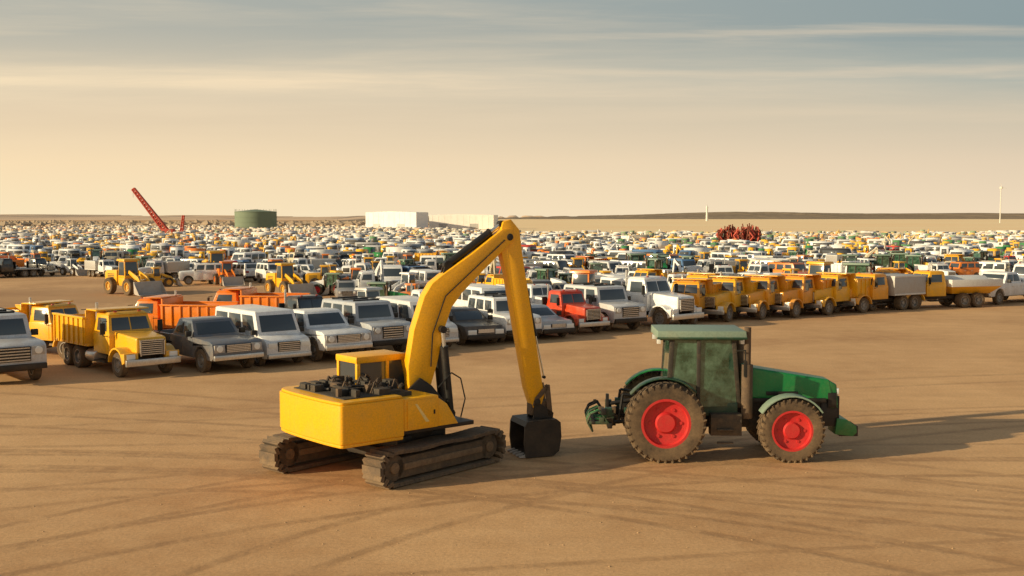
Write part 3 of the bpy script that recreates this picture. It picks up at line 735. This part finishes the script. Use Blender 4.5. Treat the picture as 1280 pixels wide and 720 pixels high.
LW['tractor']=[(hx(2.1,4.4,.42,1.1,2.2,2.1,4.2,.36),None)]+gh(.1,1.9,.72,1.2,3.15,.2,1.75,.72)+[(hx(-.4,4.2,.35,.7,1.2),T_)]+wh(.97,(0,),1.05)+wh(.78,(3.1,),1)
LW['excavator']=[(hx(-2.4,.7,1.4,.95,2.05),None),(hx(-2,2,.3,0,.9,yc=1.2),T_),(hx(-2,2,.3,0,.9,yc=-1.2),T_),(hx(.2,1.0,.25,1.6,3.8,.9,1.7,.25),None),(hx(.9,1.7,.25,3.8,5.6,2.9,3.2,.2),None),(hx(3.4,3.7,.18,1.4,5.6,2.8,3.2,.18),None),(hx(-.9,.4,.4,2,2.7,yc=.9),G_)]
HF=np.array([(3,2,1,0),(4,5,6,7),(0,1,5,4),(1,2,6,5),(2,3,7,6),(3,0,4,7)])
V=[];C=[]
for k,c,X,Y,rot,sc in far:
    a=rad(rot);ca,sa=math.cos(a),math.sin(a)
    for pts,cc in LW[k]:
        p=np.array(pts)*sc; V.append(np.stack([X+p[:,0]*ca-p[:,1]*sa,Y+p[:,0]*sa+p[:,1]*ca,p[:,2]],1))
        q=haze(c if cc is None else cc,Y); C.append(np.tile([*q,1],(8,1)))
V=np.concatenate(V);C=np.concatenate(C); nh=len(V)//8
Fc=(HF[None]+np.arange(nh)[:,None,None]*8).reshape(-1)
me=bpy.data.meshes.new('distant_vehicles'); me.vertices.add(len(V)); me.vertices.foreach_set('co',V.ravel())
me.loops.add(len(Fc)); me.loops.foreach_set('vertex_index',Fc); npz=len(Fc)//4
me.polygons.add(npz); me.polygons.foreach_set('loop_start',np.arange(npz)*4); me.update(calc_edges=True)
at=me.color_attributes.new('col','FLOAT_COLOR','POINT'); at.data.foreach_set('color',C.ravel())
m_far,nt,b=nm('hazed_distant_paint'); a_=N(nt,'ShaderNodeAttribute',attribute_name='col'); L(nt,a_.outputs['Color'],b.inputs['Base Color']); b.inputs['Roughness'].default_value=.25; b.inputs['Coat Weight'].default_value=.4  # vertex colours already carry the painted distance haze
me.materials.append(m_far); o=bpy.data.objects.new('distant_vehicles',me); COL.objects.link(o)
o['kind']='stuff'; o['label']='thousands of tightly packed cars, trucks and farm machines'; o['category']='vehicles'

# ------------------------------------------------------------ far structures
def single(name,label,cat,me,loc,rot=0,color=WHT,group=None,parts=()):
    o=bpy.data.objects.new(name,me); COL.objects.link(o); o.location=loc; o.rotation_euler=(0,0,rot); o.color=(*color,1)
    o['label']=label;o['category']=cat
    if group:o['group']=group
    for p in parts: inst(p,o,color)
    return o
def sm(name,c,rough=.8):
    m,nt,b=nm(name); tc=N(nt,'ShaderNodeTexCoord'); nz=N(nt,'ShaderNodeTexNoise'); nz.inputs['Scale'].default_value=.4; nz.inputs['Detail'].default_value=6
    L(nt,tc.outputs['Object'],nz.inputs['Vector']); L(nt,mixc(nt,nz.outputs['Fac'],tuple(x*.85 for x in c),tuple(min(1,x*1.12) for x in c)),b.inputs['Base Color']); b.inputs['Roughness'].default_value=rough
    return m
def addmat(m): MATS.append(m); return len(MATS)-1
WBW=addmat(sm('white_cladding',(.9,.9,.88))); WBG=addmat(sm('hazed_cladding',(.90,.84,.76))); TKG=addmat(sm('tank_green',(.20,.25,.17))); REDM=addmat(sm('crane_red',(.6,.1,.06))); CON=addmat(sm('pale_tower',(.75,.71,.63)))  # second warehouse's cladding is paled towards the sky to stand in for haze
def shed(w,d,h,mi,name):
    q=B(mi).prism([(-w/2,0),(-w/2,h),(0,h+.4),(w/2,h),(w/2,0)],-d/2,d/2); body=q.done('wall',0)
    ps=[P('wall',body)]
    q=B(mi)
    for i in range(int(w/3)): x=-w/2+1.5+i*3; q.box(x-.05,x+.05,-d/2-.06,-d/2+.01,0,h-.2)
    ps.append(P('cladding_seams',q.done('seams')))
    for x in(-w*.28,w*.2): ps.append(P('door',B(BE).box(x-2,x+2,-d/2-.08,-d/2,0,3.2).done('bd')))
    return ps
single('warehouse','long white metal warehouse beyond the vehicle lot','building',None,(-52.5,500,0),rad(-32),WHT,None,shed(29,9,8.4,WBW,'a'))
single('warehouse','long haze-pale warehouse joined behind the white one','building',None,(-22.5,510,0),rad(-14),WHT,None,shed(31,8,7.2,WBG,'b'))
q=B(TKG).cyl((0,0,0),(0,0,8.6),9,n=40).cyl((0,0,8.6),(0,0,9.6),9,.5,n=40)
for z in(2,4,6,8.3): q.cyl((0,0,z),(0,0,z+.2),9.12,n=40)
ps=[P('tank_shell',q.done('tank'))]
q=B(TKG)
for k in range(20):
    t=2*math.pi*k/20; q.cyl((8.8*math.cos(t),8.8*math.sin(t),8.6),(8.8*math.cos(t),8.8*math.sin(t),9.7),.07,n=5)
ps.append(P('railing',q.done('rail')))
single('storage_tank','dark green cylindrical storage tank beyond the lot','tank',None,(-112,480,0),0,WHT,None,ps)
def lattice(a,b_,w0,w1,nseg,r,mi):
    q=B(mi);a=Vector(a);b_=Vector(b_);d=(b_-a).normalized();u=Vector((0,1,0));v=d.cross(u).normalized();pr=None
    for i in range(nseg+1):
        t=i/nseg;c=a.lerp(b_,t);w=w0*(1-t)+w1*t
        cur=[c+u*(sx*w)+v*(sy*w) for sx,sy in((-1,-1),(1,-1),(1,1),(-1,1))]
        for k in range(4): q.cyl(cur[k],cur[(k+1)%4],r*.7,n=5)
        if pr:
            for k in range(4): q.cyl(pr[k],cur[k],r,n=5); q.cyl(pr[k],cur[(k+1)%4],r*.7,n=5)
        pr=cur
    return q.done('lattice')
ps=[P('boom',lattice((0,0,2.0),(-9.6,0,14.6),.7,.4,14,.22,REDM)),
 P('cab_body',B(REDM).box(-1.0,2.4,-1.3,1.3,1.1,2.6).done('cc',.1)),
 P('track',B(DK).box(-2,3,-2.0,-1.3,0,1.0).done('t1',.3)),P('track',B(DK).box(-2,3,1.3,2.0,0,1.0).done('t2',.3)),
 P('cable',B(DK).cyl((-9.7,0,14.5),(-9.7,0,12),.04,n=4).done('cbl'))]
single('crawler_crane','red crawler crane with lattice boom raised over the lot','crane',None,(-104,330,0),0,WHT,None,ps)
ps2=[P('mast',lattice((0,0,1),(.8,0,6.6),.35,.25,6,.14,REDM)),P('base',B(REDM).box(-1,1,-1,1,.6,1.6).done('bs',.1)),P('track',B(DK).box(-1.4,1.4,-1.2,1.2,0,.6).done('tk',.2))]
single('small_crane','small red mast beside the larger red crane','crane',None,(-98.0,325,0),0,WHT,None,ps2)
def folded(seed):
    ps=[]
    fr=B(RS).box(-2.6,2.6,-.12,.12,.9,1.15).box(-2.6,2.6,1.3,1.5,.9,1.15).box(-.2,.2,-3,1.5,.7,.95)
    rq=random.Random(seed)
    for k in range(46):
        x=rq.gauss(0,1.2); y=rq.uniform(-.6,1.4); fr.mi=rq.choice([RS,RS,REDM]); fr.cyl((x,y,.4),(x+rq.uniform(-1.0,1.0),y+rq.uniform(-.3,.3),rq.uniform(2.0,5.0-abs(x)*.6)),.12,n=5)
    for k in range(30):
        x=rq.gauss(0,1.1); y=rq.uniform(-.7,1.2); z=rq.uniform(1,3.8-abs(x)*.5); fr.mi=rq.choice([RS,RS,REDM]); fr.box(x,x+rq.uniform(.2,.8),y,y+.2,z,z+rq.uniform(.2,.6))
    ps.append(P('frame',fr.done('fr')))
    for s in(-1,1):
        w=B(REDM)
        for k in range(5): w.tube([(s*.8,-.3+k*.5,1.0),(s*1.9,-.3+k*.5,rq.uniform(2.2,3.0)),(s*1.2,-.3+k*.5,rq.uniform(3.2,4.3))],.14,5)
        w.mi=RS
        for k in range(7):
            z=1.3+k*.34; w.lathe([(.1,-.03),(.36,-.03),(.36,.03),(.1,.03)],10,(s*(1.3+k*.1),-.6+.28*(k%4),z))
        ps.append(P('folded_wing',w.done('wing')))
        ps.append(P('wheel',B(RU).cyl((s*1.2,-.2,.5),(s*1.2,.15,.5),.5,n=14).done('w')))
    return ps
for i,(x,y,r) in enumerate(((42.2,214,.1),(44.9,211,2.7),(47.2,216,.5))):
    single('folded_harrow','rusty red folded field harrow standing tall in the lot','farm implement',None,(x,y,0),r,WHT,'red farm implements',folded(4+i))
q=B(CON).cyl((0,0,0),(0,0,20),1.6,.9,n=20).cyl((0,0,20),(0,0,22),1.2,1.1,n=20).cyl((0,0,22),(0,0,24),.8,.1,n=12)
single('white_tower','slender pale tower on the far field','tower',q.done('tw'),(213,1200,-4),0)
ps=[P('tower',B(CON).cyl((0,0,0),(0,0,30),.5,.28,n=16).done('tt')),P('nacelle',B(CON).box(-.7,.7,-2,1.2,29.6,31.2).done('nc',.2))]
for k in range(3):
    t=rad(90+120*k+20); M=(math.cos(t),math.sin(t)); q=B(CON).cyl((0,-2.2,30.4),(4*M[0],-2.2,30.4+4*M[1]),.15,.05,n=6); ps.append(P('blade',q.done('bl')))
single('wind_turbine','thin white wind turbine beyond the fields','wind turbine',None,(400,900,0),0,WHT,None,ps)
bs=random.Random(9); bm=bmesh.new()
for k in range(1100):
    y=bs.uniform(560,980); x=bs.uniform(-.50,-.02)*y
    r_=bs.uniform(.8,2.4)
    g_=bmesh.ops.create_icosphere(bm,subdivisions=1,radius=r_)
    for v in g_['verts']:
        v.co=Vector((v.co.x*bs.uniform(.9,2.2)+x,v.co.y*bs.uniform(.8,1.3)+y,v.co.z*bs.uniform(.6,1.3)+r_*.7))
me=bpy.data.meshes.new('scrub'); bm.to_mesh(me); bm.free(); me.materials.append(sm('dry_scrub',(.46,.34,.22),.9))
o=bpy.data.objects.new('distant_scrub',me); COL.objects.link(o); o['kind']='stuff'; o['label']='dry brown scrub and bushes beyond the lot'; o['category']='bushes'

# ------------------------------------------------------------ ground
def grid(name,x0,x1,y0,y1,nx,ny,fz,mat,kind='structure'):
    xs=np.linspace(x0,x1,nx);ys=np.linspace(y0,y1,ny)
    vs=[(x,y,fz(x,y)) for y in ys for x in xs]
    fs=[(j*nx+i,j*nx+i+1,(j+1)*nx+i+1,(j+1)*nx+i) for j in range(ny-1) for i in range(nx-1)]
    me=bpy.data.meshes.new(name);me.from_pydata(vs,[],fs);me.materials.append(mat)
    me.polygons.foreach_set('use_smooth',[True]*len(me.polygons))
    o=bpy.data.objects.new(name,me);COL.objects.link(o);o['kind']=kind;return o
mg,nt,b=nm('packed_dirt')
geo=N(nt,'ShaderNodeNewGeometry'); pos=geo.outputs['Position']
def noise(sc,det=6,rough=.6,vec=None,dist=0):
    n=N(nt,'ShaderNodeTexNoise'); n.inputs['Scale'].default_value=sc;n.inputs['Detail'].default_value=det;n.inputs['Roughness'].default_value=rough;n.inputs['Distortion'].default_value=dist
    L(nt,vec or pos,n.inputs['Vector']);return n.outputs['Fac']
def mr(v,a,b_,c,d):
    n=N(nt,'ShaderNodeMapRange');L(nt,v,n.inputs['Value'])
    for i,x in zip(('From Min','From Max','To Min','To Max'),(a,b_,c,d)): n.inputs[i].default_value=x
    return n.outputs[0]
big=noise(.09,4); mid=noise(1.2,6,.72); fine=noise(13,5,.8)
mp=N(nt,'ShaderNodeMapping'); mp.inputs['Scale'].default_value=(.22,1.5,1); mp.inputs['Rotation'].default_value=(0,0,rad(-16)); L(nt,pos,mp.inputs['Vector'])
streak=noise(.7,7,.68,mp.outputs[0],.1)
c=mixc(nt,mr(big,.38,.62,0,1),(.54,.30,.135),(.74,.445,.21))
c=mixc(nt,mr(streak,.44,.74,0,.32),c,(.44,.245,.11))
c=mixc(nt,mr(mid,.42,.75,0,.38),c,(.84,.54,.28))
c=mixc(nt,1.0,c,mr(fine,.32,.68,.78,1.14),'MULTIPLY')
# darker, much-driven lane across the open ground
lm=N(nt,'ShaderNodeMapping'); lm.inputs['Location'].default_value=(46/34,-82/13,0); lm.inputs['Scale'].default_value=(1/34,1/13,0); L(nt,pos,lm.inputs['Vector'])
ln=N(nt,'ShaderNodeVectorMath',operation='LENGTH'); L(nt,lm.outputs[0],ln.inputs[0])
c=mixc(nt,mr(mth(nt,'ADD',ln.outputs['Value'],mr(mid,.3,.7,-.2,.2)),.6,1.1,.5,0),c,(.34,.19,.095))
tracks=None; wob=noise(.03,0)
wobv=mr(wob,.3,.7,-.6,.6)
def path(x,y,hdg,Rr,half=.9,w=.22,amt=1):
    # wheel path through (x,y) with a heading and a turning radius (world metres)
    global tracks
    a0=rad(hdg+90); cx=x+math.cos(a0)*Rr; cy=y+math.sin(a0)*Rr; Rr=abs(Rr)
    d=N(nt,'ShaderNodeVectorMath',operation='DISTANCE');L(nt,pos,d.inputs[0]);d.inputs[1].default_value=(cx,cy,0)
    a=mth(nt,'SUBTRACT',d.outputs['Value'],Rr);a=mth(nt,'ADD',a,wobv)
    a=mth(nt,'ABSOLUTE',a);a=mth(nt,'SUBTRACT',a,half);a=mth(nt,'ABSOLUTE',a)
    a=mr(a,w*.35,w*.9,amt,0)
    tracks=a if tracks is None else mth(nt,'MAXIMUM',tracks,a)
for t in((-7,20,38,-30,.85,.22),(-7.5,22,46,-38,.85,.2,.9),(-8,24,22,-60,.85,.2,.8),(-4,18.2,58,-34,.85,.22,.9),
  (7,19,140,34,.85,.22),(7.5,20.5,150,46,.85,.2,.9),(8,22,166,90,.85,.2,.8),(4,18.2,12,-260,.85,.18,.8),
  (-12,27,-6,-120,.85,.22,.8),(-14,32,-14,-160,.85,.24,.9),(-12,36,-22,-200,.85,.24,.7),(14,33,9,600,.85,.24,.6),(16,40,16,700,.85,.28,.6)): path(*t)
wv=N(nt,'ShaderNodeTexVoronoi'); wv.inputs['Scale'].default_value=5.5; L(nt,pos,wv.inputs['Vector'])
brk=mth(nt,'MULTIPLY',mr(noise(.8,4,.7),.34,.54,.2,1),mr(wv.outputs['Distance'],.1,.6,.6,1))
tr=mth(nt,'MULTIPLY',tracks,brk)
c=mixc(nt,mth(nt,'MULTIPLY',tr,.6),c,(.32,.175,.08))
L(nt,c,b.inputs['Base Color']);b.inputs['Roughness'].default_value=.82;b.inputs['Specular IOR Level'].default_value=.25
hgt=mth(nt,'ADD',mth(nt,'MULTIPLY',mid,.5),mth(nt,'MULTIPLY',fine,.3));hgt=mth(nt,'SUBTRACT',hgt,mth(nt,'MULTIPLY',tr,.3));hgt=mth(nt,'ADD',hgt,mth(nt,'MULTIPLY',streak,.25))
bu=N(nt,'ShaderNodeBump');bu.inputs['Strength'].default_value=.4;bu.inputs['Distance'].default_value=.07;L(nt,hgt,bu.inputs['Height']);L(nt,bu.outputs[0],b.inputs['Normal'])
grid('ground',-9000,9000,-200,12000,3,3,lambda x,y:0,mg)
gs=random.Random(21); bm=bmesh.new()
for k in range(900):
    y=15+35*gs.random()**1.3; x=gs.uniform(-.52,.52)*y; s=gs.choice([.010,.014,.018,.026])*gs.uniform(.7,1.3)
    vv=[bm.verts.new((x+s*a*gs.uniform(.6,1.3),y+s*b_*gs.uniform(.6,1.3),s*c_*gs.uniform(.5,.9))) for a,b_,c_ in((1,0,0),(0,1,0),(-1,0,0),(0,-1,0),(0,0,1))]
    for i in range(4): bm.faces.new((vv[i],vv[(i+1)%4],vv[4]))
me=bpy.data.meshes.new('stones'); bm.to_mesh(me); bm.free()
mst=sm('stone',(.45,.28,.14),.9); me.materials.append(mst)
o=bpy.data.objects.new('loose_stones',me); COL.objects.link(o); o['kind']='stuff'; o['label']='small loose stones scattered on packed dirt'; o['category']='stones'
def simple(name,a_,c_,sc):
    m,nt2,b2=nm(name);g_=N(nt2,'ShaderNodeNewGeometry');n=N(nt2,'ShaderNodeTexNoise');n.inputs['Scale'].default_value=sc;n.inputs['Detail'].default_value=8;n.inputs['Roughness'].default_value=.7
    mp=N(nt2,'ShaderNodeMapping');mp.inputs['Scale'].default_value=(.3,1,1);L(nt2,g_.outputs['Position'],mp.inputs[0]);L(nt2,mp.outputs[0],n.inputs['Vector'])
    cr=N(nt2,'ShaderNodeValToRGB');cr.color_ramp.elements[0].position=.35;cr.color_ramp.elements[1].position=.65;cr.color_ramp.elements[0].color=(*a_,1);cr.color_ramp.elements[1].color=(*c_,1)
    L(nt2,n.outputs['Fac'],cr.inputs[0]);L(nt2,cr.outputs[0],b2.inputs['Base Color']);b2.inputs['Roughness'].default_value=.95;return m
mf=simple('dry_field',(.98,.66,.34),(1.0,.78,.45),.02)
grid('field',-20,1100,345,1750,3,12,lambda x,y:.35+3.2*((y-345)/1405),mf)
mh=simple('scrub_hill',(.20,.14,.08),(.31,.22,.13),.012)
rh=random.Random(2); ht=[rh.uniform(-1,1) for _ in range(4000)]
def hz(x,y):
    t=min(1,max(0,(x+50)/500)); e=math.sin(min(1,max(0,(y-1750)/700))*math.pi/2)
    return max(-2,e*(12+2.5*t+1.6*math.sin(x*.004)+1.2*math.sin(x*.013+1)+2.2*ht[int(x/7)%4000])*(.4+.6*t))
grid('hill',-300,3000,1700,3000,460,14,hz,mh)
mh2=simple('hazy_hill',(.70,.48,.30),(.82,.58,.37),.01)  # pale base colour carries the distance haze of this ridge
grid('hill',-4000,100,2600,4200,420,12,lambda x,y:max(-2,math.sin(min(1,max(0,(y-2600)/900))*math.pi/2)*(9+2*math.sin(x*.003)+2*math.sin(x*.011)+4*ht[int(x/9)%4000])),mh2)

# ------------------------------------------------------------ camera, sun, sky
cam=bpy.data.cameras.new('camera');co=bpy.data.objects.new('camera',cam);COL.objects.link(co)
cam.sensor_width=36;cam.lens=1370*36/1280;cam.clip_end=30000;cam.clip_start=.1
co.location=(0,0,6);co.rotation_euler=(rad(90-3.675),0,0);scene.camera=co
el=rad(17);dv=Vector((.93*math.cos(el),.367*math.cos(el),-math.sin(el)))
sun=bpy.data.lights.new('sun','SUN');sun.energy=5;sun.angle=rad(.6);sun.color=(1,.82,.52)
so=bpy.data.objects.new('sun',sun);COL.objects.link(so);so.rotation_euler=dv.to_track_quat('-Z','Y').to_euler()
w=bpy.data.worlds.new('World');scene.world=w;w.use_nodes=True;nt=w.node_tree;nt.nodes.clear()
out=N(nt,'ShaderNodeOutputWorld')
sky=N(nt,'ShaderNodeTexSky');sky.sky_type='NISHITA';sky.sun_disc=False;sky.sun_elevation=el;sky.sun_rotation=math.atan2(-.93,-.367)%(2*math.pi);sky.dust_density=4;sky.air_density=1.2
b1=N(nt,'ShaderNodeBackground');L(nt,sky.outputs[0],b1.inputs[0]);b1.inputs[1].default_value=.09
tc=N(nt,'ShaderNodeTexCoord');sp=N(nt,'ShaderNodeSeparateXYZ');L(nt,tc.outputs['Generated'],sp.inputs[0])
z=sp.outputs[2]
def ramp(v,stops):
    n=N(nt,'ShaderNodeValToRGB');r=n.color_ramp
    r.elements[0].position=stops[0][0];r.elements[0].color=(*stops[0][1],1);r.elements[1].position=stops[-1][0];r.elements[1].color=(*stops[-1][1],1)
    for p,c_ in stops[1:-1]: e=r.elements.new(p);e.color=(*c_,1)
    L(nt,v,n.inputs[0]);return n.outputs[0]
yy=mth(nt,'MAXIMUM',mth(nt,'ABSOLUTE',sp.outputs[1]),.15)
U=mth(nt,'DIVIDE',sp.outputs[0],yy); Wv=mth(nt,'DIVIDE',z,yy)   # direction projected on a far cloud bank
zz=mth(nt,'MULTIPLY',Wv,4.0)
left=ramp(zz,[(0,(1.0,.82,.53)),(.2,(.98,.76,.48)),(.38,(.80,.64,.44)),(.52,(.68,.59,.44)),(.7,(.49,.48,.41)),(1,(.38,.42,.40))])
right=ramp(zz,[(0,(.92,.74,.52)),(.2,(.80,.65,.47)),(.38,(.60,.54,.42)),(.5,(.43,.46,.41)),(.66,(.27,.34,.35)),(1,(.28,.35,.37))])
az=mr(sp.outputs[0],-.42,.42,0,1)
base=mixc(nt,az,left,right)
cb=N(nt,'ShaderNodeCombineXYZ'); L(nt,U,cb.inputs[0]); L(nt,Wv,cb.inputs[2])
mp=N(nt,'ShaderNodeMapping');mp.inputs['Scale'].default_value=(.9,1,16);mp.inputs['Rotation'].default_value=(0,rad(1.2),0);L(nt,cb.outputs[0],mp.inputs[0])
n1=noise(1.6,7,.6,mp.outputs[0],.35)
mp2=N(nt,'ShaderNodeMapping');mp2.inputs['Scale'].default_value=(2.2,1,40);mp2.inputs['Location'].default_value=(3,1,0);L(nt,cb.outputs[0],mp2.inputs[0])
n2=noise(1.3,6,.65,mp2.outputs[0],.3)
cl=mth(nt,'MULTIPLY',mr(n1,.43,.68,0,1),mr(n2,.35,.62,.3,1))
cl=mth(nt,'MULTIPLY',cl,mr(Wv,.04,.13,.05,.42),True)
zt=mth(nt,'ADD',Wv,mth(nt,'MULTIPLY',mr(n1,.3,.7,-1,1),.009))
for zc,wd,am,x0,x1 in((.124,.026,.85,-1.2,-.05),(.131,.010,.55,0,.6),(.116,.028,.5,-.6,.2),(.164,.007,.4,.1,.55),(.098,.018,.3,-.5,.5)):
    d=mth(nt,'ABSOLUTE',mth(nt,'SUBTRACT',zt,zc)); n=N(nt,'ShaderNodeMapRange',interpolation_type='SMOOTHSTEP'); L(nt,d,n.inputs['Value'])
    for i_,x_ in zip(('From Min','From Max','To Min','To Max'),(0,wd,am,0)): n.inputs[i_].default_value=x_
    e0=mr(U,x0-.25,x0,0,1); e1=mr(U,x1,x1+.3,1,0)
    bnd=mth(nt,'MULTIPLY',n.outputs[0],mr(n2,.36,.62,.45,1)); bnd=mth(nt,'MULTIPLY',bnd,mth(nt,'MULTIPLY',e0,e1)); cl=mth(nt,'MAXIMUM',cl,bnd)
base=mixc(nt,cl,base,mixc(nt,az,(1.0,.80,.53),(.88,.70,.50)))
b2=N(nt,'ShaderNodeBackground');L(nt,base,b2.inputs[0]);b2.inputs[1].default_value=1
fc=mr(z,.2,.6,.96,.2)
mx=N(nt,'ShaderNodeMixShader');L(nt,fc,mx.inputs[0]);L(nt,b1.outputs[0],mx.inputs[1]);L(nt,b2.outputs[0],mx.inputs[2]);L(nt,mx.outputs[0],out.inputs[0])
